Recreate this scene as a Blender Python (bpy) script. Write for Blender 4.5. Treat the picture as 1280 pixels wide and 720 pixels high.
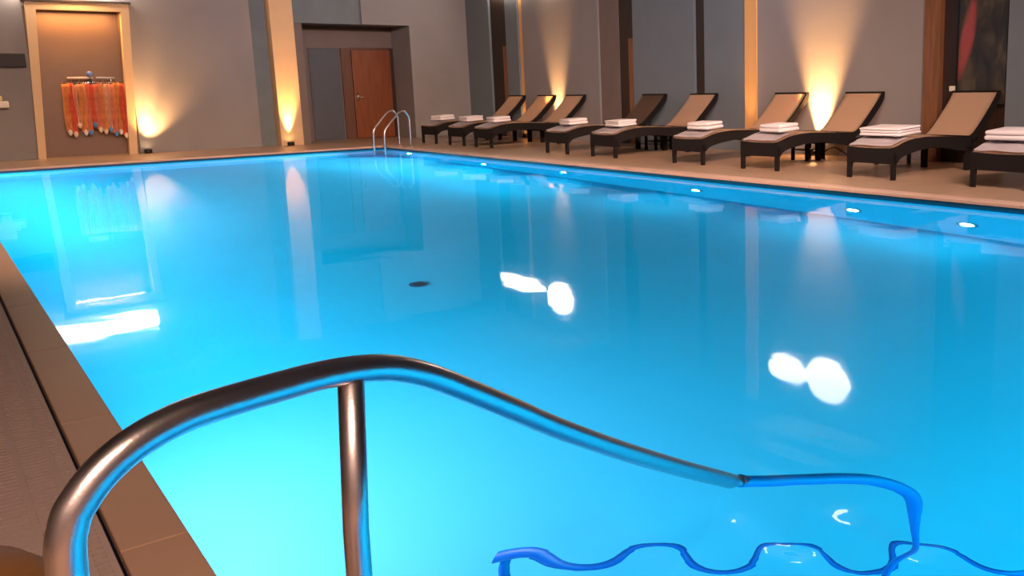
import bpy, bmesh, math, random
from mathutils import Vector, Matrix
random.seed(7)
for o in list(bpy.data.objects): bpy.data.objects.remove(o)
C = bpy.context.scene.collection
scene = bpy.context.scene

# ------------------------------------------------------------------ camera
cam_d = bpy.data.cameras.new('camera'); cam = bpy.data.objects.new('camera', cam_d); C.objects.link(cam)
scene.camera = cam
cam_d.sensor_width = 36.0; cam_d.lens = 1098.07/1280*36
cam_d.shift_x = (640-826.34)/1280; cam_d.shift_y = (298.42-360)/1280
cam_d.clip_start = .05; cam_d.clip_end = 200
Rr = ((.76345604, -.12655466, .63333939), (-.64552182, -.11779957, .75460244), (-.02089135, -.98494019, -.17162859))
right = Vector((Rr[0][0], Rr[1][0], Rr[2][0])); down = Vector((Rr[0][1], Rr[1][1], Rr[2][1])); fwd = Vector((Rr[0][2], Rr[1][2], Rr[2][2]))
m = Matrix((right, -down, -fwd)).transposed().to_4x4(); m.translation = Vector((0, 0, 1.1))
cam.matrix_world = m

# ------------------------------------------------------------------ world, exposure
w = bpy.data.worlds.new('world'); scene.world = w; w.use_nodes = True
w.node_tree.nodes['Background'].inputs[0].default_value = (.02, .03, .05, 1)
w.node_tree.nodes['Background'].inputs[1].default_value = .3
vs = scene.view_settings
vs.view_transform = 'Standard'; vs.look = 'None'; vs.gamma = 1; vs.exposure = 0; vs.use_curve_mapping = False
try:
    scene.cycles.caustics_refractive = False; scene.cycles.caustics_reflective = False
    scene.cycles.max_bounces = 8; scene.cycles.sample_clamp_indirect = 6
except Exception: pass

WARM = (1, .50, .17); COOL = (.62, .78, 1)
def area(name, loc, rot, sx, sy, power, col, spread=180):
    d = bpy.data.lights.new(name, 'AREA'); d.shape = 'RECTANGLE'; d.size = sx; d.size_y = sy
    d.energy = power; d.color = col; d.spread = math.radians(spread)
    o = bpy.data.objects.new(name, d); C.objects.link(o); o.location = loc; o.rotation_euler = rot
    return o
def spot(name, loc, target, power, angle, blend, col=WARM, size=.03):
    d = bpy.data.lights.new(name, 'SPOT'); d.energy = power; d.color = col
    d.spot_size = math.radians(angle); d.spot_blend = blend; d.shadow_soft_size = size
    o = bpy.data.objects.new(name, d); C.objects.link(o); o.location = loc
    o.rotation_euler = (Vector(target)-Vector(loc)).to_track_quat('-Z', 'Y').to_euler()
    return o
PI = math.pi
# added fill lights without fixtures, behind and above the photographer
def aim(o, target): o.rotation_euler = (Vector(target)-o.location).to_track_quat('-Z', 'Y').to_euler(); return o
aim(area('added_fill_light', (.6, 3.5, 4.0), (0, 0, 0), 2.5, 1, 330, (1, .64, .44), 75), (4, 19.8, -1.5))
aim(area('added_fill_light', (3.2, 3.4, 4.0), (0, 0, 0), 2.5, 1, 340, (1, .66, .48), 80), (9.5, 15, -1))
aim(area('added_fill_light', (5.2, 1.2, 4.0), (0, 0, 0), 2.5, 1, 195, (1, .70, .56), 90), (9.8, 8, -1))
area('added_fill_light', (-1.0, -1.5, 4.0), (0, 0, 0), 2, 1, 380, (1, .66, .48))
spot('added_cool_spot', (5.5, 3.0, 4.05), (10.6, 11.5, 3.4), 1100, 40, 1, (.25, .55, 1), .1)  # cool spots without fixtures, added to tint the upper walls
spot('added_cool_spot', (3.0, 6.0, 4.05), (6.5, 19.8, 4.4), 1300, 36, 1, (.25, .55, 1), .1)

WZ = -.06      # water level
# unseen strip lights added along the left and near pool walls (centre, direction, length, watts)
UW = [((.43, 5.0, -.22), (1, 0, -.25), 9.0, 200), ((.43, 13.4, -.22), (1, 0, -.25), 7.6, 330), ((3.85, -.95, -.3), (0, 1, -.2), 6.6, 310)]
# small round lamps in the pool walls: the white one lies by the steps
UR = [((7.26, 1.5, -.7), (-1, .2, -.1), 60, (0, .8, 1)), ((.45, 3.7, -.35), (.75, -.1, -1), 190, (1, .50, .6))]
PL = [(16.2, -.55, 620), (13.3, -1.0, 380), (10.9, -.8, 340), (8.0, -1.0, 90), (5.6, -1.0, 50), (4.3, -1.0, 40)]    # y, z, watts of the lamps in the right wall

# ------------------------------------------------------------------ materials
def mat(name, col, rough=.6, metal=0, bump=0, bscale=40, var=0, vscale=3, spec=.5, emis=None, es=0, stretch=None):
    m = bpy.data.materials.new(name); m.use_nodes = True; nt = m.node_tree; b = nt.nodes['Principled BSDF']
    b.inputs['Base Color'].default_value = (*col, 1); b.inputs['Roughness'].default_value = rough
    b.inputs['Metallic'].default_value = metal; b.inputs['Specular IOR Level'].default_value = spec
    tc = nt.nodes.new('ShaderNodeTexCoord'); mp = nt.nodes.new('ShaderNodeMapping'); nt.links.new(tc.outputs['Object'], mp.inputs[0])
    if stretch: mp.inputs['Scale'].default_value = stretch
    if var:
        n = nt.nodes.new('ShaderNodeTexNoise'); n.inputs['Scale'].default_value = vscale; n.inputs['Detail'].default_value = 5
        r = nt.nodes.new('ShaderNodeValToRGB'); nt.links.new(mp.outputs[0], n.inputs[0]); nt.links.new(n.outputs[0], r.inputs[0])
        r.color_ramp.elements[0].position = .3; r.color_ramp.elements[1].position = .7
        r.color_ramp.elements[0].color = (*[c*(1-var) for c in col], 1); r.color_ramp.elements[1].color = (*[min(1, c*(1+var)) for c in col], 1)
        nt.links.new(r.outputs[0], b.inputs['Base Color'])
    if bump:
        n2 = nt.nodes.new('ShaderNodeTexNoise'); n2.inputs['Scale'].default_value = bscale; nt.links.new(mp.outputs[0], n2.inputs[0])
        bp = nt.nodes.new('ShaderNodeBump'); bp.inputs['Strength'].default_value = bump; bp.inputs['Distance'].default_value = .01
        nt.links.new(n2.outputs[0], bp.inputs['Height']); nt.links.new(bp.outputs[0], b.inputs['Normal'])
    if emis: b.inputs['Emission Color'].default_value = (*emis, 1); b.inputs['Emission Strength'].default_value = es
    return m
def tile_mat(name, col, grout, sx, sy, rough=.35, mortar=.012, var=.1, off=0.0):
    m = bpy.data.materials.new(name); m.use_nodes = True; nt = m.node_tree; b = nt.nodes['Principled BSDF']
    tc = nt.nodes.new('ShaderNodeTexCoord'); br = nt.nodes.new('ShaderNodeTexBrick'); nt.links.new(tc.outputs['Object'], br.inputs[0])
    br.inputs['Scale'].default_value = 1; br.inputs['Brick Width'].default_value = sx; br.inputs['Row Height'].default_value = sy
    br.inputs['Mortar Size'].default_value = mortar; br.offset = off
    br.inputs['Color1'].default_value = (*col, 1); br.inputs['Color2'].default_value = (*[c*(1-var) for c in col], 1); br.inputs['Mortar'].default_value = (*grout, 1)
    n = nt.nodes.new('ShaderNodeTexNoise'); n.inputs['Scale'].default_value = 5; nt.links.new(tc.outputs['Object'], n.inputs[0])
    mx = nt.nodes.new('ShaderNodeMix'); mx.data_type = 'RGBA'; mx.blend_type = 'MULTIPLY'; mx.inputs[0].default_value = .35
    nt.links.new(br.outputs[0], mx.inputs[6]); nt.links.new(n.outputs['Color'], mx.inputs[7])
    hs = nt.nodes.new('ShaderNodeMix'); hs.data_type = 'RGBA'
    nt.links.new(br.outputs[0], b.inputs['Base Color']); b.inputs['Roughness'].default_value = rough
    bp = nt.nodes.new('ShaderNodeBump'); bp.inputs['Strength'].default_value = .3; bp.inputs['Distance'].default_value = .004; bp.invert = True
    nt.links.new(br.outputs['Fac'], bp.inputs['Height']); nt.links.new(bp.outputs[0], b.inputs['Normal'])
    return m
def wood(name, c1, c2, rough=.5, sc=(1, 1, .08)):
    m = bpy.data.materials.new(name); m.use_nodes = True; nt = m.node_tree; b = nt.nodes['Principled BSDF']
    tc = nt.nodes.new('ShaderNodeTexCoord'); mp = nt.nodes.new('ShaderNodeMapping'); mp.inputs['Scale'].default_value = sc
    n = nt.nodes.new('ShaderNodeTexNoise'); n.inputs['Scale'].default_value = 22; n.inputs['Detail'].default_value = 6
    r = nt.nodes.new('ShaderNodeValToRGB'); r.color_ramp.elements[0].color = (*c1, 1); r.color_ramp.elements[1].color = (*c2, 1)
    r.color_ramp.elements[0].position = .35; r.color_ramp.elements[1].position = .65
    nt.links.new(tc.outputs['Object'], mp.inputs[0]); nt.links.new(mp.outputs[0], n.inputs[0]); nt.links.new(n.outputs[0], r.inputs[0]); nt.links.new(r.outputs[0], b.inputs['Base Color'])
    b.inputs['Roughness'].default_value = rough
    return m
def weave(name, c1, c2, scale, rough=.7, strength=.6):
    m = bpy.data.materials.new(name); m.use_nodes = True; nt = m.node_tree; b = nt.nodes['Principled BSDF']
    tc = nt.nodes.new('ShaderNodeTexCoord'); ck = nt.nodes.new('ShaderNodeTexChecker'); ck.inputs['Scale'].default_value = scale
    ck.inputs[1].default_value = (*c1, 1); ck.inputs[2].default_value = (*c2, 1)
    nt.links.new(tc.outputs['Object'], ck.inputs[0]); nt.links.new(ck.outputs[0], b.inputs['Base Color']); b.inputs['Roughness'].default_value = rough
    bp = nt.nodes.new('ShaderNodeBump'); bp.inputs['Strength'].default_value = strength; bp.inputs['Distance'].default_value = .004
    nt.links.new(ck.outputs['Fac'], bp.inputs['Height']); nt.links.new(bp.outputs[0], b.inputs['Normal'])
    return m
M = dict(
    wall=mat('wall_plaster', (.25, .23, .24), .75, var=.06, vscale=1.2, bump=.15, bscale=120),
    slate=mat('slate_paint', (.15, .18, .20), .7, var=.08),
    slatedoor=mat('slate_door', (.075, .08, .10), .5, var=.05),
    grey=mat('grey_panel', (.15, .18, .215), .6, var=.05, vscale=1.5),
    recess=mat('recess_paint', (.17, .13, .115), .7, var=.05),
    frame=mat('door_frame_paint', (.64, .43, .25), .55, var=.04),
    ceil=mat('ceiling_paint', (.07, .07, .075), .8),
    brown=wood('dark_brown_wood', (.018, .008, .005), (.032, .014, .008), .5),
    midwood=wood('oak_trim', (.16, .065, .028), (.24, .10, .045), .45),
    doorwood=wood('door_wood', (.17, .045, .015), (.23, .065, .02), .4),
    nich=mat('niche_brown', (.16, .092, .06), .5, var=.06),
    timber=mat('pale_timber_post', (.75, .42, .17), .5, var=.06, stretch=(1, 1, .1)),
    deck=tile_mat('deck_tiles', (.46, .31, .22), (.30, .2, .14), .6, .6, .32, .006),
    coping=tile_mat('coping_stone', (.50, .34, .26), (.22, .14, .10), 3, .62, .4, .004, .05),
    copl=mat('coping_left_stone', (.42, .26, .18), .45, var=.06, vscale=2),
    lip=mat('dark_joint', (.03, .02, .02), .7),
    chan=mat('drain_channel', (.05, .035, .035), .8),
    grate=mat('grate_plastic', (.40, .30, .28), .5, bump=.1),
    steel=mat('stainless_steel', (.56, .51, .52), .28, 1, bump=.03, bscale=200),
    wicker=weave('dark_wicker', (.006, .005, .006), (.014, .010, .010), 90, .85, .3),
    sling=weave('tan_sling_fabric', (.78, .54, .38), (.72, .49, .34), 160, .8, .2),
    towel=mat('white_towel', (.80, .74, .80), .95, bump=.5, bscale=300),
    black=mat('black_metal', (.015, .015, .016), .4, .6),
    white=mat('white_plastic', (.75, .70, .62), .5),
    glow=mat('lit_diffuser', (.9, .85, .75), .5, emis=(1, .80, .62), es=16),
    lens=mat('lamp_lens', (.9, .8, .6), .3, emis=(1, .72, .35), es=30),
    pooll=mat('pool_lamp_lens', (.8, .9, 1), .3, emis=(.75, .92, 1), es=14),
    chrome=mat('chrome', (.8, .8, .8), .15, 1),
    pouf=mat('brown_leather', (.20, .085, .02), .55, var=.1, bump=.2),
)
# pool lining: flat vivid blue mosaic
def lining(name, c1, c2, g):
    return tile_mat(name, c1, g, .025, .025, .6, .0015, .04)
M['pool'] = mat('pool_lining', (.085, .54, .78), .7, var=.03, vscale=1)
M['step'] = mat('pool_step_lining', (.4, .5, .85), .7, var=.03, vscale=2)
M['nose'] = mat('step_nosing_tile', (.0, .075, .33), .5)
M['band'] = mat('waterline_tile', (.005, .07, .16), .3)

M['dark_refl'] = mat('painted_dark_reflection', (.0, .08, .30), .5)  # dark reflection on the submerged rail, painted in as dark blue
M['wicker'].node_tree.nodes['Principled BSDF'].inputs['Specular IOR Level'].default_value = .2
M['sling_shaded'] = weave('shaded_sling_fabric', (.20, .12, .085), (.16, .10, .07), 160, .8, .2)  # tan sling with shadow put into its colour, for the fourth backrest
# ------------------------------------------------------------------ mesh helpers
def finish(name, bm, m, parent=None, smooth=False, loc=None):
    me = bpy.data.meshes.new(name); bmesh.ops.recalc_face_normals(bm, faces=bm.faces); bm.to_mesh(me); bm.free()
    o = bpy.data.objects.new(name, me); C.objects.link(o)
    if m: me.materials.append(m)
    if smooth:
        for p in me.polygons: p.use_smooth = True
    if parent: o.parent = parent
    if loc: o.location = loc
    return o
def bx(bm, x0, x1, y0, y1, z0, z1, bev=0):
    r = bmesh.ops.create_cube(bm, size=1)
    for v in r['verts']: v.co = Vector(((x0+x1)/2+v.co.x*(x1-x0), (y0+y1)/2+v.co.y*(y1-y0), (z0+z1)/2+v.co.z*(z1-z0)))
    if bev:
        es = {e for v in r['verts'] for e in v.link_edges}
        bmesh.ops.bevel(bm, geom=list(es), offset=bev, segments=3, affect='EDGES', profile=.5)
def box(name, x0, x1, y0, y1, z0, z1, m, parent=None, bev=0):
    bm = bmesh.new(); bx(bm, x0, x1, y0, y1, z0, z1, bev); return finish(name, bm, m, parent)
def st(o): o['kind'] = 'structure'; return o
def tag(o, label, cat, group=None):
    o['label'] = label; o['category'] = cat
    if group: o['group'] = group
    return o
def thing(name, label, cat, loc=(0, 0, 0), rz=0, group=None):
    o = bpy.data.objects.new(name, None); C.objects.link(o); o.location = loc; o.rotation_euler = (0, 0, rz); o.empty_display_size = .1
    return tag(o, label, cat, group)
def sweep(bm, pts, r, seg=16, cap=True):
    pts = [Vector(p) for p in pts]; rings = []; up = None
    for i, p in enumerate(pts):
        t = (pts[min(i+1, len(pts)-1)]-pts[max(i-1, 0)]).normalized()
        if up is None: up = t.orthogonal().normalized()
        up = (up - t*up.dot(t)).normalized(); s = t.cross(up)
        rings.append([bm.verts.new(p+(up*math.cos(a)+s*math.sin(a))*r) for a in [2*PI*k/seg for k in range(seg)]])
    for a, b in zip(rings, rings[1:]):
        for k in range(seg): bm.faces.new((a[k], a[(k+1) % seg], b[(k+1) % seg], b[k]))
    if cap: bm.faces.new(rings[0]); bm.faces.new(rings[-1])
def smoothpath(pts, n=8):
    P = [Vector(p) for p in pts]; out = []
    for i in range(len(P)-1):
        a, b, c, d = P[max(i-1, 0)], P[i], P[i+1], P[min(i+2, len(P)-1)]
        for k in range(n):
            t = k/n; out.append(.5*((2*b)+(c-a)*t+(2*a-5*b+4*c-d)*t*t+(3*b-a-3*c+d)*t**3))
    out.append(P[-1]); return out
def lathe(bm, prof, cx=0, cy=0, cz=0, seg=32):
    rings = [[bm.verts.new((cx+r*math.cos(2*PI*k/seg), cy+r*math.sin(2*PI*k/seg), cz+z)) for k in range(seg)] for r, z in prof]
    for a, b in zip(rings, rings[1:]):
        for k in range(seg): bm.faces.new((a[k], a[(k+1) % seg], b[(k+1) % seg], b[k]))
    bm.faces.new(rings[0]); bm.faces.new(rings[-1])
def prism_y(bm, poly, y0, y1):      # polygon in x,z extruded along y
    a = [bm.verts.new((x, y0, z)) for x, z in poly]; b = [bm.verts.new((x, y1, z)) for x, z in poly]
    n = len(poly); bm.faces.new(a); bm.faces.new(b)
    for i in range(n): bm.faces.new((a[i], a[(i+1) % n], b[(i+1) % n], b[i]))
def copy_tree(o, parent=None):
    c = o.copy(); C.objects.link(c)
    if parent: c.parent = parent
    for ch in list(o.children): copy_tree(ch, c)
    return c

# ------------------------------------------------------------------ room shell
PX0, PX1, PY0, PY1, PZ = .40, 7.30, -1.0, 17.52, -1.5
CZ = 4.2
bm = bmesh.new()                                   # the deck around the pool, one slab with the pool left open
bx(bm, -2.6, -.02, -3, 19.9, -.12, 0); bx(bm, -.02, .24, -3, .4, -.12, 0)
bx(bm, PX1+.22, 11.3, -3, 19.9, -.12, 0); bx(bm, -.02, PX1+.22, PY1+.22, 19.9, -.12, 0); bx(bm, .24, PX1+.22, -3, PY0-.22, -.12, 0)
bx(bm, -2.6, 11.3, 19.9, 21.3, -.12, 0)
st(finish('floor', bm, M['deck']))
bm = bmesh.new(); bx(bm, -2.8, 11.4, -3.2, 21.4, CZ, CZ+.1); st(finish('ceiling', bm, M['ceil']))
st(box('wall_left', -2.8, -2.6, -3.2, 21.3, 0, CZ, M['wall']))
st(box('wall_back', -2.8, 11.4, -3.2, -3, 0, CZ, M['wall']))
# far wall (y = 19.85) with a door niche and a deep recess
FY = 19.85
bm = bmesh.new()
bx(bm, -2.6, 1.75, FY, FY+.5, 0, CZ); bx(bm, 1.75, 3.35, FY, FY+.5, 2.76, CZ); bx(bm, 3.35, 5.62, FY, FY+.5, 0, CZ)
bx(bm, 8.0, 9.12, FY, FY+.5, 2.60, CZ); bx(bm, 9.12, 10.7, FY, 21.2, 0, CZ)
st(finish('wall_far', bm, M['wall']))
bm = bmesh.new(); bx(bm, 5.62, 6.0, FY+.18, FY+.5, 0, CZ); st(finish('wall_far_slot', bm, M['slate']))
bm = bmesh.new(); bx(bm, 6.45, 6.68, FY+.06, 21.2, 0, CZ); st(finish('wall_far_pier', bm, M['recess']))
bm = bmesh.new(); bx(bm, 6.68, 8.0, FY+.06, FY+.5, 2.60, CZ); bx(bm, 6.45, 6.68, FY+.02, FY+.055, 2.60, CZ); st(finish('wall_far_upper', bm, M['slate']))
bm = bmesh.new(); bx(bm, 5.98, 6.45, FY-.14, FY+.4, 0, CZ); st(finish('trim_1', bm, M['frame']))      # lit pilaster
bm = bmesh.new(); bx(bm, 6.6, 9.3, 20.9, 21.1, 0, 2.9); bx(bm, 6.68, 9.12, FY+.5, 20.9, 2.62, 2.9); st(finish('wall_recess', bm, M['recess']))
bm = bmesh.new(); bx(bm, 7.10, 7.80, 20.86, 20.9, .0, 2.12); bx(bm, 7.13, 7.77, 20.85, 20.87, .03, 2.09, .01)
d1 = st(finish('door_1', bm, M['slatedoor']))
bm = bmesh.new(); bx(bm, 7.84, 8.07, 20.85, 20.9, 0, 2.12); bx(bm, 8.07, 9.10, 20.87, 20.9, 2.09, 2.14); st(finish('trim_2', bm, wood('reddish_trim', (.10, .04, .025), (.13, .05, .03))))
bm = bmesh.new(); bx(bm, 8.08, 9.02, 20.82, 20.88, .01, 2.08, .008); d2 = st(finish('door_2', bm, M['doorwood']))
h = bmesh.new(); sweep(h, smoothpath([(8.16, 20.82, .98), (8.16, 20.76, .98), (8.18, 20.75, .98), (8.28, 20.75, .98)], 4), .011, 10); bx(h, 8.13, 8.19, 20.81, 20.822, .9, 1.06)
finish('door_handle', h, M['chrome'], d2, True)
bm = bmesh.new(); bx(bm, 9.02, 9.11, 20.84, 20.9, 0, 2.12); st(finish('trim_3', bm, M['brown']))
# the niche door with its wide pale frame
bm = bmesh.new(); bx(bm, 1.75, 3.35, FY+.34, FY+.5, 0, 2.8); bx(bm, 1.75, 1.83, FY+.05, FY+.34, 0, 2.76); bx(bm, 3.27, 3.35, FY+.05, FY+.34, 0, 2.76)
st(finish('door_3', bm, M['nich']))
bm = bmesh.new()
def pil(bm, xa0, xa1, xb0, xb1):   # slightly tapering pilaster, bottom x range then top x range
    vs_ = [bm.verts.new(c) for c in ((xa0, FY-.10, 0), (xa1, FY-.10, 0), (xa1, FY+.05, 0), (xa0, FY+.05, 0), (xb0, FY-.10, 2.70), (xb1, FY-.10, 2.70), (xb1, FY+.05, 2.70), (xb0, FY+.05, 2.70))]
    for f in ((0, 1, 2, 3), (4, 5, 6, 7), (0, 1, 5, 4), (1, 2, 6, 5), (2, 3, 7, 6), (3, 0, 4, 7)): bm.faces.new([vs_[i] for i in f])
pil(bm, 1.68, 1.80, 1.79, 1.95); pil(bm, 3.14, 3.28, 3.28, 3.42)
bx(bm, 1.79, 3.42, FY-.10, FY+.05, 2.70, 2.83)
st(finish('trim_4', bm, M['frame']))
bm = bmesh.new(); bx(bm, 1.74, 3.46, FY-.14, FY+.02, 2.83, 2.88, .01); st(finish('trim_5', bm, M['brown']))

# right wall: dark timber backing with grey panels standing in front of it
RX = 10.6
st(box('wall_right', 10.66, 11.2, -3, 21.2, 0, CZ, M['brown']))
def panel(name, y0, y1, mt, x=RX, z0=0, z1=CZ): return st(box(name, x, 10.66, y0, y1, z0, z1, mt))
panel('wall_right_panel', 18.76, FY+.0, M['grey'])
panel('wall_right_panel', 17.48, 18.0, M['grey'])
panel('wall_right_panel', 14.45, 17.28, M['wall'])
panel('wall_right_panel', 13.83, 14.45, M['recess'], 10.645)
panel('wall_right_panel', 11.63, 13.34, M['grey'])
panel('wall_right_panel', 10.36, 11.36, M['grey'])
panel('wall_right_panel', 6.98, 10.1, M['wall'])
panel('wall_right_panel', -3, 5.79, M['grey'])
panel('trim_6', 10.1, 10.36, M['timber'], 10.57)
panel('trim_7', 6.73, 6.97, M['midwood'], 10.56)
panel('trim_8', 18.0, 18.22, M['midwood'], 10.63, 0, 2.07)
panel('trim_9', 13.36, 13.52, M['midwood'], 10.63, 0, 2.0)
panel('trim_10', 17.29, 17.47, M['timber'], 10.645)

# ------------------------------------------------------------------ pool shell
bm = bmesh.new()
bx(bm, PX0-.12, PX0, PY0-.1, PY1+.1, PZ, -.17); bx(bm, PX1, PX1+.12, PY0-.1, PY1+.1, PZ, -.17)
bx(bm, PX0, PX1, PY0-.12, PY0, PZ, -.17); bx(bm, PX0, PX1, PY1, PY1+.12, PZ, -.17); bx(bm, PX0-.12, PX1+.12, PY0-.12, PY1+.12, PZ-.1, PZ)
st(finish('floor_pool', bm, M['pool']))
bm = bmesh.new()
bx(bm, PX0-.12, PX0, PY0-.1, PY1+.1, -.17, -.03); bx(bm, PX1, PX1+.12, PY0-.1, PY1+.1, -.17, -.03)
bx(bm, PX0, PX1, PY0-.12, PY0, -.17, -.03); bx(bm, PX0, PX1, PY1, PY1+.12, -.17, -.03)
st(finish('trim_11', bm, M['band']))
bm = bmesh.new()
y = -1.0
while y < PY1+.15:
    bx(bm, .255, PX0+.006, y+.002, min(y+1.13, PY1+.22)-.002, -.03, .002, .004); y += 1.13
st(finish('trim_12', bm, M['copl']))
bm = bmesh.new()
y = -1.0
while y < PY1+.2:
    e = min(y+.6, PY1+.22); bx(bm, PX1-.006, PX1+.10, y+.002, e-.002, -.028, .004, .004); bx(bm, PX1+.108, PX1+.22, y+.002, e-.002, -.028, .002, .003); y += .6
x = .255
while x < PX1-.01:
    e = min(x+.6, PX1-.006); bx(bm, x+.002, e-.002, PY1-.006, PY1+.10, -.028, .004, .004); bx(bm, x+.002, e-.002, PY1+.108, PY1+.22, -.028, .002, .003); x += .6
st(finish('trim_13', bm, mat('coping_stone_pink', (.60, .41, .34), .4, var=.06)))
bm = bmesh.new(); bx(bm, -.02, .255, .4, PY1+.22, -.12, -.05); bx(bm, PX1+.12, PX1+.22, PY0, PY1+.2, -.06, -.03); bx(bm, PX0-.12, PX1, PY1+.12, PY1+.22, -.06, -.03)
st(finish('floor_channel', bm, M['chan']))

# drain grating along the near left coping
bm = bmesh.new()
for a, b in ((-.02, .030), (.102, .120), (.183, .200), (.228, .243)):
    bx(bm, a, b, .4, PY1+.2, -.045, -.004)
y = 1.6
while y < 10.5:
    for a, b in ((.030, .102), (.120, .183), (.200, .228)): bx(bm, a, b, y, y+.017, -.03, -.005)
    y += .03
bx(bm, .030, .243, 10.5, PY1+.2, -.03, -.006)
tag(finish('drain_grate', bm, M['grate']), 'long slotted grey-brown drain grating beside the near left coping', 'drain grate')

t = thing('floor_drain', 'small round dark drain on the pool floor, left of the middle', 'drain', (2.86, 6.37, PZ))
b = bmesh.new(); lathe(b, [(.075, 0), (.075, .012), (.065, .018), (.02, .018)]); finish('cover', b, M['band'], t, True)
b = bmesh.new()
for k in range(5): bx(b, -.045, .045, -.045+k*.02, -.037+k*.02, .017, .022)
finish('grille', b, M['lip'], t)

# entrance steps under the hand rail
bm = bmesh.new()
for k in range(4): bx(bm, PX0, PX0+.34*(k+1), .2, 1.9, PZ, -.32-.27*k)
tag(finish('pool_steps', bm, M['step']), 'pale submerged pool steps below the big hand rail', 'steps')

# water: real surface mesh with faint ripples, refracting and reflecting
def water_mat():
    m = bpy.data.materials.new('pool_water'); m.use_nodes = True; nt = m.node_tree; nt.nodes.clear()
    out = nt.nodes.new('ShaderNodeOutputMaterial'); mix = nt.nodes.new('ShaderNodeMixShader')
    rf = nt.nodes.new('ShaderNodeBsdfRefraction'); rf.inputs['IOR'].default_value = 1.333; rf.inputs['Roughness'].default_value = 0.0; rf.inputs['Color'].default_value = (.80, .98, 1, 1)
    gl = nt.nodes.new('ShaderNodeBsdfGlossy'); gl.inputs['Roughness'].default_value = .03; gl.inputs['Color'].default_value = (.9, .95, 1, 1)
    fr = nt.nodes.new('ShaderNodeFresnel'); fr.inputs['IOR'].default_value = 1.2
    ml = nt.nodes.new('ShaderNodeMath'); ml.operation = 'MULTIPLY'; ml.inputs[1].default_value = .6
    tc = nt.nodes.new('ShaderNodeTexCoord'); n = nt.nodes.new('ShaderNodeTexNoise'); n.inputs['Scale'].default_value = 2.2; n.inputs['Detail'].default_value = 2
    bp = nt.nodes.new('ShaderNodeBump'); bp.inputs['Strength'].default_value = .25; bp.inputs['Distance'].default_value = .006
    nt.links.new(tc.outputs['Object'], n.inputs[0]); nt.links.new(n.outputs[0], bp.inputs['Height'])
    for s in (rf, gl, fr): nt.links.new(bp.outputs[0], s.inputs['Normal'])
    nt.links.new(fr.outputs[0], ml.inputs[0]); nt.links.new(ml.outputs[0], mix.inputs[0])
    nt.links.new(rf.outputs[0], mix.inputs[1]); nt.links.new(gl.outputs[0], mix.inputs[2]); nt.links.new(mix.outputs[0], out.inputs[0])
    return m
def wz(x, y):
    dx, dy = x-1.60, y-1.30
    u = dx*.735-dy*.678; v = dx*.678+dy*.735
    e = math.exp(-(u*u/.35+v*v/.03))
    e2 = math.exp(-((x-1.93)**2/.04+(y-1.74)**2/.01))
    return WZ+.024*e*math.sin(u*2*PI/.34)*math.sin(v*2*PI/.55)+.0015*e2*math.sin(dx*2*PI/.16)
bm = bmesh.new()
xs = sorted(set([PX0+(PX1-PX0)*i/40 for i in range(41)]+[.6+i*.02 for i in range(125)]))
ys = sorted(set([PY0+(PY1-PY0)*i/80 for i in range(81)]+[.5+i*.02 for i in range(95)]))
g = [[bm.verts.new((x, y, wz(x, y))) for y in ys] for x in xs]
for i in range(len(xs)-1):
    for j in range(len(ys)-1): bm.faces.new((g[i][j], g[i+1][j], g[i+1][j+1], g[i][j+1]))
me = bpy.data.meshes.new('pool_water'); bm.to_mesh(me); bm.free()
for p in me.polygons: p.use_smooth = True
if me.polygons[0].normal.z < 0: me.flip_normals()
me.materials.append(water_mat())
wo = bpy.data.objects.new('pool_water', me); C.objects.link(wo); wo['kind'] = 'stuff'
tag(wo, 'calm bright turquoise water filling the swimming pool', 'water')

# added unseen underwater strips, then the pool lamps
for p, dr, ln, pw in UW:
    o = area('added_underwater_strip', p, (0, 0, 0), ln, .05, pw, (0, .80, 1))
    o.rotation_euler = Vector(dr).to_track_quat('-Z', 'X' if dr[0] == 0 else 'Y').to_euler()
    if dr[0]: o.matrix_world = Matrix.Translation(p) @ Matrix(((0, 0, -1), (1, 0, 0), (0, -1, 0))).to_4x4() @ Matrix.Rotation(math.radians(14), 4, 'X')
    else: o.matrix_world = Matrix.Translation(p) @ Matrix(((-1, 0, 0), (0, 0, -1), (0, -1, 0))).to_4x4() @ Matrix.Rotation(math.radians(11), 4, 'X')
for p, dr, pw, cl in UR:
    spot('underwater_lamp', p, Vector(p)+Vector(dr), pw, 170, 1, cl, .05)

names = ['farthest, by the ladder', 'second from the ladder', 'third from the ladder', 'fourth from the ladder', 'second nearest', 'nearest']
for (y, z, pw), nm in zip(PL, names):
    t = thing('pool_lamp', 'round underwater lamp in the right pool wall, '+nm, 'pool lamp', (PX1, y, z), 0, 'underwater lamps along the right pool wall')
    b = bmesh.new(); lathe(b, [(.10, 0), (.11, .012), (.085, .022), (.08, .01)], seg=28); bmesh.ops.rotate(b, verts=b.verts, cent=(0, 0, 0), matrix=Matrix.Rotation(-PI/2, 3, 'Y')); finish('ring', b, M['steel'], t, True)
    b = bmesh.new(); lathe(b, [(.078, .008), (.06, .018), (.01, .022)], seg=28); bmesh.ops.rotate(b, verts=b.verts, cent=(0, 0, 0), matrix=Matrix.Rotation(-PI/2, 3, 'Y')); finish('lens', b, M['pooll'], t, True)
    spot('underwater_lamp', (PX1-.05, y, z), (PX1-1, y-(.3 if y > 16 else 0), z-.15), pw, 170, 1, (.2, .85, 1) if y > 16 else (0, .8, 1), .02)

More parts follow.
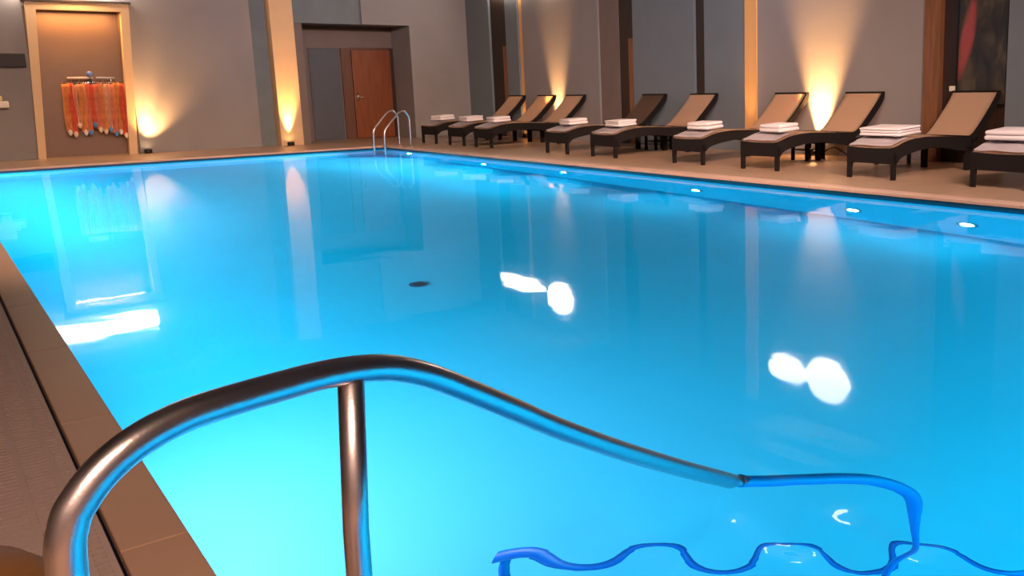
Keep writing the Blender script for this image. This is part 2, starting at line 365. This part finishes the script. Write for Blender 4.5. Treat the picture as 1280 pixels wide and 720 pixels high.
# ------------------------------------------------------------------ big hand rail at the steps
t = thing('hand_rail', 'large polished steel hand rail descending into the water at the steps', 'hand rail', (.08, 1.22, 0))
path = [(.074, 1.218, 0), (.073, 1.218, .3), (.073, 1.218, .53), (.082, 1.221, .593), (.100, 1.226, .622), (.125, 1.234, .645), (.16, 1.245, .664), (.205, 1.26, .676), (.258, 1.276, .680), (.375, 1.313, .676), (.44, 1.334, .671), (.498, 1.352, .662), (.558, 1.371, .645), (.623, 1.391, .614), (.692, 1.413, .571), (.83, 1.456, .479), (.967, 1.5, .386), (1.188, 1.569, .248), (1.429, 1.645, .106), (1.66, 1.718, -.025), (1.74, 1.735, -.07), (1.84, 1.711, -.12), (1.96, 1.689, -.18), (2.107, 1.651, -.25), (2.23, 1.618, -.33), (2.334, 1.582, -.44), (2.39, 1.565, -.56), (2.41, 1.57, -.8), (2.42, 1.58, -1.5)]
off = Vector((.08, 1.22, 0))
sm = smoothpath(path, 6); cut = 20*6
b = bmesh.new(); sweep(b, [p-off for p in sm[:cut+1]], .0225, 24); finish('rail_tube', b, M['steel'], t, True)
b = bmesh.new(); sweep(b, [p-off for p in sm[cut:]], .028, 24); ss = finish('submerged_section', b, M['dark_refl'], t, True); ss['label'] = 'submerged rail end with a dark reflection painted in blue'
b = bmesh.new(); sweep(b, [Vector(p)-off for p in ((.480, 1.347, .648), (.466, 1.342, .4), (.46, 1.34, .0), (.46, 1.34, -.32))], .0205, 24); finish('post', b, M['steel'], t, True)
b = bmesh.new(); lathe(b, [(.055, -.004), (.055, .008), (.035, .016), (.024, .016)], .074-.08, -.002, 0); finish('base_flange', b, M['steel'], t, True)
b = bmesh.new(); lathe(b, [(.055, 0), (.055, .01), (.03, .018)], .46-.08, .12, -.32); finish('base_flange', b, M['steel'], t, True)

# second rail, wholly under water
t = thing('underwater_rail', 'thin dark blue underwater rail, wavy through ripples, at the bottom edge', 'rail', (1.42, 2.66, -1.15))
b = bmesh.new(); sweep(b, [(0, 0, 0), (.27, -.216, 0), (.535, -.445, 0), (.80, -.672, 0), (1.064, -.90, 0), (1.265, -1.163, 0), (1.395, -1.33, 0)], .026, 16)
finish('rail_tube', b, M['nose'], t, True)
for px_, py_ in ((.03, -.024), (1.36, -1.285)):
    b = bmesh.new(); sweep(b, [(px_, py_, 0), (px_, py_, -.35)], .016, 12); finish('foot', b, M['nose'], t, True)

# ------------------------------------------------------------------ pool ladder in the far right corner
t = thing('pool_ladder', 'small steel pool ladder with two looped rails in the far corner', 'ladder', (7.5, 17.0, 0))
for yy in (.27, -.27):
    pts = [(.06, yy, 0), (.06, yy, .45), (.05, yy, .60), (-.03, yy, .70), (-.13, yy, .70), (-.22, yy, .62), (-.42, yy, .40), (-.47, yy, .31), (-.48, yy, .2), (-.48, yy, -.2), (-.48, yy, -1.0)]
    b = bmesh.new(); sweep(b, smoothpath(pts, 6), .021, 14); r = finish('rail', b, M['steel'], t, True)
    b = bmesh.new(); lathe(b, [(.045, 0), (.045, .01), (.025, .018)], .06, yy, 0); finish('flange', b, M['steel'], r, True)
for k in range(3):
    box('tread', -.51, -.43, -.17, .26, -.32-.27*k, -.29-.27*k, M['steel'], t, .006)

# ------------------------------------------------------------------ uplights
def uplight(loc, label, power, ang, target, r=.07):
    t = thing('floor_uplight', label, 'uplight', loc, 0, 'warm uplights on the floor along the walls')
    b = bmesh.new(); lathe(b, [(r*.9, 0), (r, .01), (r, .07), (r*.9, .08), (r*.75, .08), (r*.7, .055)]); finish('housing', b, M['black'], t, True)
    b = bmesh.new(); lathe(b, [(r*.7, .055), (r*.68, .062), (r*.3, .066)]); finish('lens', b, M['lens'], t, True)
    spot('uplight_lamp', (loc[0], loc[1], loc[2]+.10), target, power, ang, 1)
uplight((3.46, 19.75, 0), 'warm floor uplight beside the pale door frame', 900, 34, (3.53, 19.87, 1.9))
uplight((6.14, 19.61, 0), 'warm floor uplight at the foot of the pale pilaster', 1100, 40, (6.2, 19.76, 2.0))
uplight((10.49, 15.95, 0), 'warm floor uplight behind the third and fourth loungers from the ladder', 2000, 38, (10.63, 15.93, 2.4))
uplight((10.48, 8.78, 0), 'brightest floor uplight, between the two loungers on the right panel', 3600, 48, (10.64, 8.72, 2.1))
uplight((10.60, 17.40, 0), 'small uplight at the foot of the narrow orange wall slot', 90, 40, (10.67, 17.38, 1.4), .035)
spot('uplight_flood', (3.50, 19.62, .12), (3.80, 19.87, 2.2), 420, 90, 1)
spot('floor_wash_lamp', (10.4, 8.78, .5), (10.1, 8.8, 0), 30, 130, .8)
spot('post_wash_lamp', (10.35, 10.23, .1), (10.57, 10.23, 2.2), 60, 40, .8)
# niche lamp over the brown door
area('niche_lamp', (2.55, FY+.12, 2.69), (0, 0, 0), 1.2, .06, 30, (1, .5, .16))
spot('header_lamp', (2.55, FY-.45, 3.2), (2.55, FY-.05, 2.0), 55, 120, .9, (1, .55, .2))
t = thing('linear_wall_lamp', 'long white tube lamp on the wall above the door frame', 'wall lamp', (2.45, FY, 3.2))
b = bmesh.new(); sweep(b, [(-1.0, -.16, 0), (-.98, -.16, 0), (.76, -.16, 0), (.80, -.16, 0)], .19, 24); finish('diffuser', b, M['glow'], t, True)
box('bracket', -.6, .4, -.02, 0, -.06, .06, M['black'], t)

def glow_scallop(y, z, label, lobes):  # added glowing ovals standing in for light scallops above the uplights
    t = thing('glow_scallop', label, 'wall lamp', (RX, y, z), 0, 'oval glowing patches added as light scallops on the right wall')
    for (cy, cz, ry, rz_) in lobes:
        b = bmesh.new(); bmesh.ops.create_uvsphere(b, u_segments=28, v_segments=14, radius=1)
        for v in b.verts: v.co = Vector((-.05+v.co.x*.05, cy-y+v.co.y*ry, cz-z+v.co.z*rz_))
        finish('glow_oval', b, M['glow'], t, True)
    box('backplate', -.012, 0, -.5, .5, -.06, .1, M['black'], t)
glow_scallop(16.9, 3.35, 'twin oval glowing patch added as light scallop above the far lounger uplight', ((17.72, 3.33, 1.05, .17), (16.12, 3.42, .52, .36)))
glow_scallop(8.95, 3.42, 'twin oval glowing patch added as light scallop above the brightest uplight', ((9.38, 3.45, .44, .28), (8.55, 3.44, .46, .36)))

# recess downlights
for x in (7.98, 8.25):
    t = thing('recess_downlight', 'small downlight in the ceiling of the recess, %s of the two' % ('left' if x < 8.1 else 'right'), 'ceiling light', (x, 20.3, 2.62), 0, 'small downlights in the recess')
    b = bmesh.new(); lathe(b, [(.05, -.015), (.055, -.01), (.055, 0)]); finish('ring', b, M['chrome'], t, True)
    b = bmesh.new(); lathe(b, [(.035, -.02), (.035, -.012)]); finish('lens', b, mat('dim_lens', (.8, .7, .6), .4), t, True)

# ------------------------------------------------------------------ left wall things
t = thing('wall_shelf', 'dark wide shelf board on the wall left of the door frame', 'shelf', (1.2, FY, 1.79))
box('board', -.7, .49, -.16, 0, -.12, .12, M['lip'], t, .01)
box('bracket', -.3, -.17, -.1, 0, -.18, -.12, M['black'], t)
t = thing('wall_shelf', 'small white wall shelf at the left edge of the picture', 'shelf', (1.1, FY, .95))
box('ledge', -.3, .25, -.2, 0, 0, .12, M['white'], t, .02); box('support', -.1, .05, -.12, 0, -.1, 0, M['white'], t, .01)
b = bmesh.new(); bx(b, -.18, .17, -.15, -.02, 0, .10, .03); bx(b, -.16, .1, -.14, -.03, .10, .24, .04)
tag(finish('folded_towel', b, mat('cream_towel', (.75, .62, .30), .9, bump=.4, bscale=200), None, True, (1.1, FY, 1.07)), 'pale yellow folded towel on the white wall shelf', 'towel')

# hanging rack with orange-red cloths
rk = thing('hanging_rack', 'wall rack rail with a blue knob inside the brown door niche', 'rack', (2.66, FY+.02, 1.38))
b = bmesh.new(); sweep(b, [(-.36, 0, .09), (.05, 0, .09)], .022, 10); finish('rail', b, mat('pinkish_rail', (.75, .55, .48), .5), rk, True)
b = bmesh.new(); sweep(b, [(.10, 0, .09), (.40, 0, .085)], .018, 10); finish('rail', b, mat('bluish_rail', (.35, .38, .45), .5), rk, True)
b = bmesh.new(); sweep(b, [(-.46, 0, -.0), (.50, 0, -.0)], .012, 8); finish('cross_bar', b, M['chrome'], rk, True)
b = bmesh.new(); bmesh.ops.create_icosphere(b, subdivisions=3, radius=.055); 
for v in b.verts: v.co += Vector((0, 0, .16))
finish('knob', b, mat('blue_knob', (.12, .22, .55), .4), rk, True)
b = bmesh.new(); bx(b, -.02, .02, -.02, .02, -.02, .12); bx(b, -.02, .02, .0, .32, .02, .06); finish('bracket', b, M['black'], rk)
for x in (-.30, -.18, .2, .34):
    b = bmesh.new(); sweep(b, [(x, 0, .08), (x, 0, 0)], .008, 8); finish('hook', b, M['chrome'], rk, True)
cols = [('orange', (.92, .38, .14)), ('red', (.85, .16, .09)), ('peach', (.9, .5, .32)), ('orange', (.85, .22, .04)), ('coral', (.9, .32, .2)), ('red', (.80, .08, .03)), ('coral', (.80, .17, .08)), ('orange', (.85, .27, .06)), ('peach', (.78, .30, .16)), ('coral', (.80, .18, .09)), ('orange', (.82, .24, .06)), ('red', (.78, .09, .05))]
n = len(cols); words = ['first', 'second', 'third', 'fourth', 'fifth', 'sixth', 'seventh', 'eighth', 'ninth', 'tenth', 'eleventh', 'last']
cmats = {}
for i, (cn, cc) in enumerate(cols):
    x = 2.235+i*.082; L = .88+random.uniform(-.05, .10) if i not in (2, 5) else .74
    b = bmesh.new(); nu, nv = 7, 16; rows = []; ph = random.random()*6
    for j in range(nv+1):
        tt = j/nv; wd = .046*(1+.25*math.sin(tt*2.6+ph)); row = []
        for k in range(nu+1):
            s = k/nu*2-1
            row.append(b.verts.new((s*wd+.012*math.sin(tt*5+ph), -.02*math.cos(s*4.5+ph+tt*1.5)-.012*math.sin(tt*7+s), -tt*L)))
        rows.append(row)
    for j in range(nv):
        for k in range(nu): b.faces.new((rows[j][k], rows[j][k+1], rows[j+1][k+1], rows[j+1][k]))
    bmesh.ops.solidify(b, geom=list(b.faces), thickness=.012)
    if cn not in cmats: cmats[cn] = mat(cn+'_cloth', cc, .8, var=.18, vscale=9, bump=.3)
    t = thing('hanging_cloth', '%s long cloth strip, %s from the left on the rack' % (cn, words[i]), 'cloth', (x, FY-.01-.012*(i % 2), 1.36+.015*math.sin(i*2)), 0, 'orange and red strips hanging on the rack')
    finish('strip', b, cmats[cn], t, True)
    b = bmesh.new(); bmesh.ops.create_icosphere(b, subdivisions=2, radius=.038)
    for v in b.verts: v.co = Vector((v.co.x*(1+.2*math.sin(v.co.z*60)), v.co.y*.7, v.co.z*1.5-L-.02))
    cm = [('blue_end', (.08, .25, .55)), ('cream_end', (.75, .58, .42)), ('white_end', (.7, .66, .66))][(2, 1, 1, 2, 0, 0, 1, 1, 0, 0, 2, 1)[i]]
    finish('tassel', b, bpy.data.materials.get(cm[0]) or mat(cm[0], cm[1], .8), t, True)
    b = bmesh.new(); sweep(b, [(0, .01, .03), (0, 0, -.01)], .006, 6); finish('loop', b, M['black'], t, True)

# ------------------------------------------------------------------ sun loungers
def make_lounger():
    t = thing('sun_lounger', '', 'sun lounger')
    W = .65
    top = smoothpath([(0, 0, .36), (.08, 0, .375), (.25, 0, .42), (.5, 0, .445), (.85, 0, .445), (1.2, 0, .425), (1.58, 0, .41)], 4)
    bot = smoothpath([(1.60, 0, .22), (1.25, 0, .27), (.95, 0, .31), (.65, 0, .32), (.35, 0, .29), (.15, 0, .25), (.06, 0, .19), (0, 0, .18)], 4)
    poly = [(p.x, p.z) for p in top]+[(p.x, p.z) for p in bot]
    for y0 in (0, W-.05):
        b = bmesh.new(); prism_y(b, poly, y0, y0+.05); finish('side_rail', b, M['wicker'], t)
    for x, y0 in ((0, 0), (0, W-.05), (1.50, 0), (1.50, W-.05)):
        b = bmesh.new(); prism_y(b, [(x, .30), (x+(.055 if x < 1 else .09), .30), (x+(.045 if x < 1 else .08), 0), (x+.005, 0)], y0, y0+.05); finish('leg', b, M['wicker'], t)
    box('foot_panel', 0, .035, .04, W-.04, .18, .355, M['wicker'], t, .004)
    box('cross_bar', 1.52, 1.57, .04, W-.04, .25, .36, M['wicker'], t, .004)
    # sling over the seat
    b = bmesh.new(); a = []
    for p in top: a.append([b.verts.new((p.x, yy, p.z+.006-.012*math.sin((yy-.02)/(W-.04)*PI))) for yy in [.02+(W-.04)*k/8 for k in range(9)]])
    for i in range(len(a)-1):
        for k in range(8): b.faces.new((a[i][k], a[i][k+1], a[i+1][k+1], a[i+1][k]))
    bmesh.ops.solidify(b, geom=list(b.faces), thickness=.008); finish('seat_sling', b, M['sling'], t, True)
    # backrest
    bk = smoothpath([(1.57, 0, .415), (1.66, 0, .455), (1.82, 0, .58), (2.0, 0, .74), (2.12, 0, .86), (2.19, 0, .945)], 5)
    fr = smoothpath([(1.60, 0, .36), (1.74, 0, .42), (1.90, 0, .54), (2.08, 0, .70), (2.20, 0, .83), (2.235, 0, .93)], 5)
    poly = [(p.x, p.z) for p in bk]+[(p.x, p.z) for p in reversed(fr)]
    fb = bmesh.new()
    prism_y(fb, poly, 0, .045); prism_y(fb, poly, W-.045, W)
    bx(fb, 2.165, 2.235, 0, W, .915, .955, .008)
    bf = finish('backrest_frame', fb, M['wicker'], t)
    b = bmesh.new(); a = []
    for p in bk: a.append([b.verts.new((p.x-.008, yy, p.z+.006)) for yy in [.018+(W-.036)*k/8 for k in range(9)]])
    for i in range(len(a)-1):
        for k in range(8): b.faces.new((a[i][k], a[i][k+1], a[i+1][k+1], a[i+1][k]))
    bmesh.ops.solidify(b, geom=list(b.faces), thickness=.008); finish('back_sling', b, M['sling'], bf, True)
    for yy in (.1, W-.1):
        b = bmesh.new(); sweep(b, [(1.95, yy, .60), (1.85, yy, .33), (1.55, yy, .30)], .012, 8)
        finish('back_support', b, M['black'], t, True)
    return t
def slab_stack(b, x0, x1, y0, y1, z0, hs, bev):
    z = z0
    for k, hh in enumerate(hs):
        e = .006*(k % 2); bx(b, x0+e, x1-e, y0+e*1.5, y1-e, z, z+hh-.002, min(bev, hh*.45)); z += hh
lounger0 = make_lounger()
ll = [(17.09, 'far corner lounger nearest the ladder, foot end towards the pool', 'on the farthest lounger, nearest the ladder'),
      (15.87, 'second lounger from the ladder, backrest beside the narrow orange wall slot', 'on the second lounger from the ladder'),
      (14.78, 'third lounger from the ladder, backrest just right of the far uplight beam', 'on the third lounger from the ladder'),
      (12.25, 'shaded-back lounger in front of the dark brown wall gap, fourth from the ladder', 'on the fourth lounger, before the dark wall gap'),
      (10.92, 'lounger before the narrow black strip in the wall, fifth from the ladder', 'on the fifth lounger, before the narrow black strip'),
      (8.92, 'lounger just left of the brightest uplight, orange lit backrest', 'on the lounger just left of the brightest uplight'),
      (7.54, 'lounger just right of the brightest uplight, glowing peach backrest', 'on the lounger just right of the brightest uplight'),
      (5.80, 'fully seen lounger in front of the dark painting', 'on the lounger in front of the dark painting'),
      (4.22, 'nearest lounger, cut off by the right edge of the picture', 'on the nearest lounger at the right edge')]
towel_meshes = []
for i, (y, lab, tl) in enumerate(ll):
    o = lounger0 if i == 0 else copy_tree(lounger0)
    if i == 3:
        for ch in o.children_recursive:
            if ch.name.startswith('back_sling'): ch.data = ch.data.copy(); ch.data.materials[0] = M['sling_shaded']
    o.location = (8.27, y, 0); o['label'] = 'dark wicker sun lounger with tan sling, '+lab; o['group'] = 'sun loungers in a row beside the pool'
    if len(o['label'].split()) > 16: o['label'] = 'dark wicker '+lab.replace('lounger', 'sun lounger', 1) if len(lab.split()) < 14 else lab
    # towel spread over the foot end
    b = bmesh.new(); rows = []; ths = [(0.0, .362), (.02, .374), (.08, .388), (.16, .41), (.25, .432), (.36, .447)]
    for (x, z) in ths: rows.append([b.verts.new((x, yy, z+.02+.004*math.sin(yy*17+x*9+i))) for yy in [.03+.59*k/8 for k in range(9)]])
    for a in range(len(rows)-1):
        for k in range(8): b.faces.new((rows[a][k], rows[a][k+1], rows[a+1][k+1], rows[a+1][k]))
    bmesh.ops.solidify(b, geom=list(b.faces), thickness=.02 if i != 2 else .03)
    tag(finish('spread_towel', b, M['towel'], None, True, (8.27, y, 0)), 'flat pale towel over the foot end, '+tl, 'towel', 'flat towels at the foot ends of the loungers')
    # folded towel lying on it
    b = bmesh.new(); L = .46 if i >= 7 else .36; hw = .27 if i >= 7 else .20
    slab_stack(b, 0, L, -hw, hw, 0, (.035, .03, .03) if i % 3 == 1 else (.05, .05), .022)
    tz = finish('folded_towel', b, M['towel'], None, True, (8.27+.17, y+(.335 if i >= 7 else .30), .476)); tz.rotation_euler = (0, -.05, random.uniform(-.15, .15))
    tag(tz, 'folded white towel '+tl, 'towel', 'folded towels on the loungers')

# side tables between the loungers
def side_table(x, y, label):
    t = thing('side_table', label, 'side table', (x, y, 0), 0, 'low tables between the loungers')
    box('tabletop', -.22, .22, -.17, .17, .37, .41, M['wicker'], t, .006)
    for sx in (-.18, .18):
        for sy in (-.13, .13): box('leg', sx-.02, sx+.02, sy-.02, sy+.02, 0, .37, M['wicker'], t)
    box('shelf', -.17, .17, -.12, .12, .14, .16, M['wicker'], t)
side_table(9.85, 8.38, 'low dark side table between the two loungers beside the brightest uplight')
side_table(9.95, 7.0, 'low side table left of the lounger before the painting')
side_table(9.95, 11.86, 'low side table between the fourth and fifth loungers from the ladder')
# cable of the bright uplight
b = bmesh.new(); sweep(b, smoothpath([(10.38, 8.68, .03), (10.30, 8.55, .012), (10.35, 8.35, .15), (10.42, 8.2, .08), (10.40, 8.0, .012), (10.5, 7.7, .012), (10.58, 7.5, .05)], 6), .012, 8)
tag(finish('power_cable', b, M['black'], None, True), 'black cable curling on the floor right of the brightest uplight', 'cable')

# painting in the dark timber bay, and a light switch
def paint_mat():
    m = bpy.data.materials.new('abstract_painting'); m.use_nodes = True; nt = m.node_tree; b = nt.nodes['Principled BSDF']
    tc = nt.nodes.new('ShaderNodeTexCoord'); mp = nt.nodes.new('ShaderNodeMapping'); mp.inputs['Scale'].default_value = (1, 1, .45)
    n = nt.nodes.new('ShaderNodeTexNoise'); n.inputs['Scale'].default_value = 6; n.inputs['Detail'].default_value = 3; n.inputs['Distortion'].default_value = .6
    r = nt.nodes.new('ShaderNodeValToRGB'); cr = r.color_ramp
    cr.elements[0].position = .3; cr.elements[0].color = (.012, .014, .015, 1); cr.elements[1].position = .75; cr.elements[1].color = (.10, .08, .05, 1)
    e = cr.elements.new(.5); e.color = (.035, .026, .02, 1)
    nt.links.new(tc.outputs['Object'], mp.inputs[0]); nt.links.new(mp.outputs[0], n.inputs[0]); nt.links.new(n.outputs[0], r.inputs[0])
    # a tall rose-red brush shape on its left side
    sep = nt.nodes.new('ShaderNodeSeparateXYZ'); nt.links.new(tc.outputs['Object'], sep.inputs[0])
    def math_(op, a, bb):
        q = nt.nodes.new('ShaderNodeMath'); q.operation = op
        for k, v in enumerate((a, bb)):
            if isinstance(v, (int, float)): q.inputs[k].default_value = v
            else: nt.links.new(v, q.inputs[k])
        return q.outputs[0]
    lean = math_('MULTIPLY', math_('SUBTRACT', sep.outputs[2], .8), .16)
    dy = math_('DIVIDE', math_('ADD', math_('SUBTRACT', sep.outputs[1], .27), lean), .11)
    dz = math_('DIVIDE', math_('SUBTRACT', sep.outputs[2], .85), .58)
    d = math_('ADD', math_('MULTIPLY', dy, dy), math_('MULTIPLY', dz, dz)); d = math_('ADD', d, math_('MULTIPLY', math_('SUBTRACT', n.outputs[0], .5), 1.5))
    r2 = nt.nodes.new('ShaderNodeValToRGB'); r2.color_ramp.elements[0].position = .3; r2.color_ramp.elements[0].color = (1, 1, 1, 1); r2.color_ramp.elements[1].position = 1.0; r2.color_ramp.elements[1].color = (0, 0, 0, 1)
    nt.links.new(d, r2.inputs[0])
    mx = nt.nodes.new('ShaderNodeMix'); mx.data_type = 'RGBA'; nt.links.new(r2.outputs[0], mx.inputs[0]); nt.links.new(r.outputs[0], mx.inputs[6]); mx.inputs[7].default_value = (.30, .06, .06, 1)
    nt.links.new(mx.outputs[2], b.inputs['Base Color']); b.inputs['Roughness'].default_value = .5
    return m
t = thing('wall_painting', 'tall dark abstract painting with a rose red streak in the timber bay', 'painting', (10.625, 6.11, .78))
box('canvas', 0, .03, -.30, .38, 0, 2.2, paint_mat(), t)
b = bmesh.new(); bx(b, -.01, .03, -.315, -.30, -.02, 2.22); bx(b, -.01, .03, .38, .395, -.02, 2.22); bx(b, -.01, .03, -.315, .395, -.03, 0); bx(b, -.01, .03, -.315, .395, 2.2, 2.23)
finish('frame', b, M['black'], t)
t = thing('light_switch', 'small cream switch plate left of the dark painting', 'switch', (10.66, 6.58, .98))
box('plate', -.012, 0, -.045, .045, -.035, .035, M['white'], t, .004); box('rocker', -.018, -.01, -.02, .02, -.018, .018, M['white'], t, .003)

# brown leather pouf at the lower left corner
b = bmesh.new(); lathe(b, [(.10, 0), (.18, .02), (.215, .08), (.225, .14), (.21, .20), (.17, .24), (.08, .258), (.01, .26)], seg=40)
tag(finish('pouf', b, M['pouf'], None, True, (-.10, 1.95, 0)), 'rounded brown leather pouf cut off at the lower left corner', 'pouf')
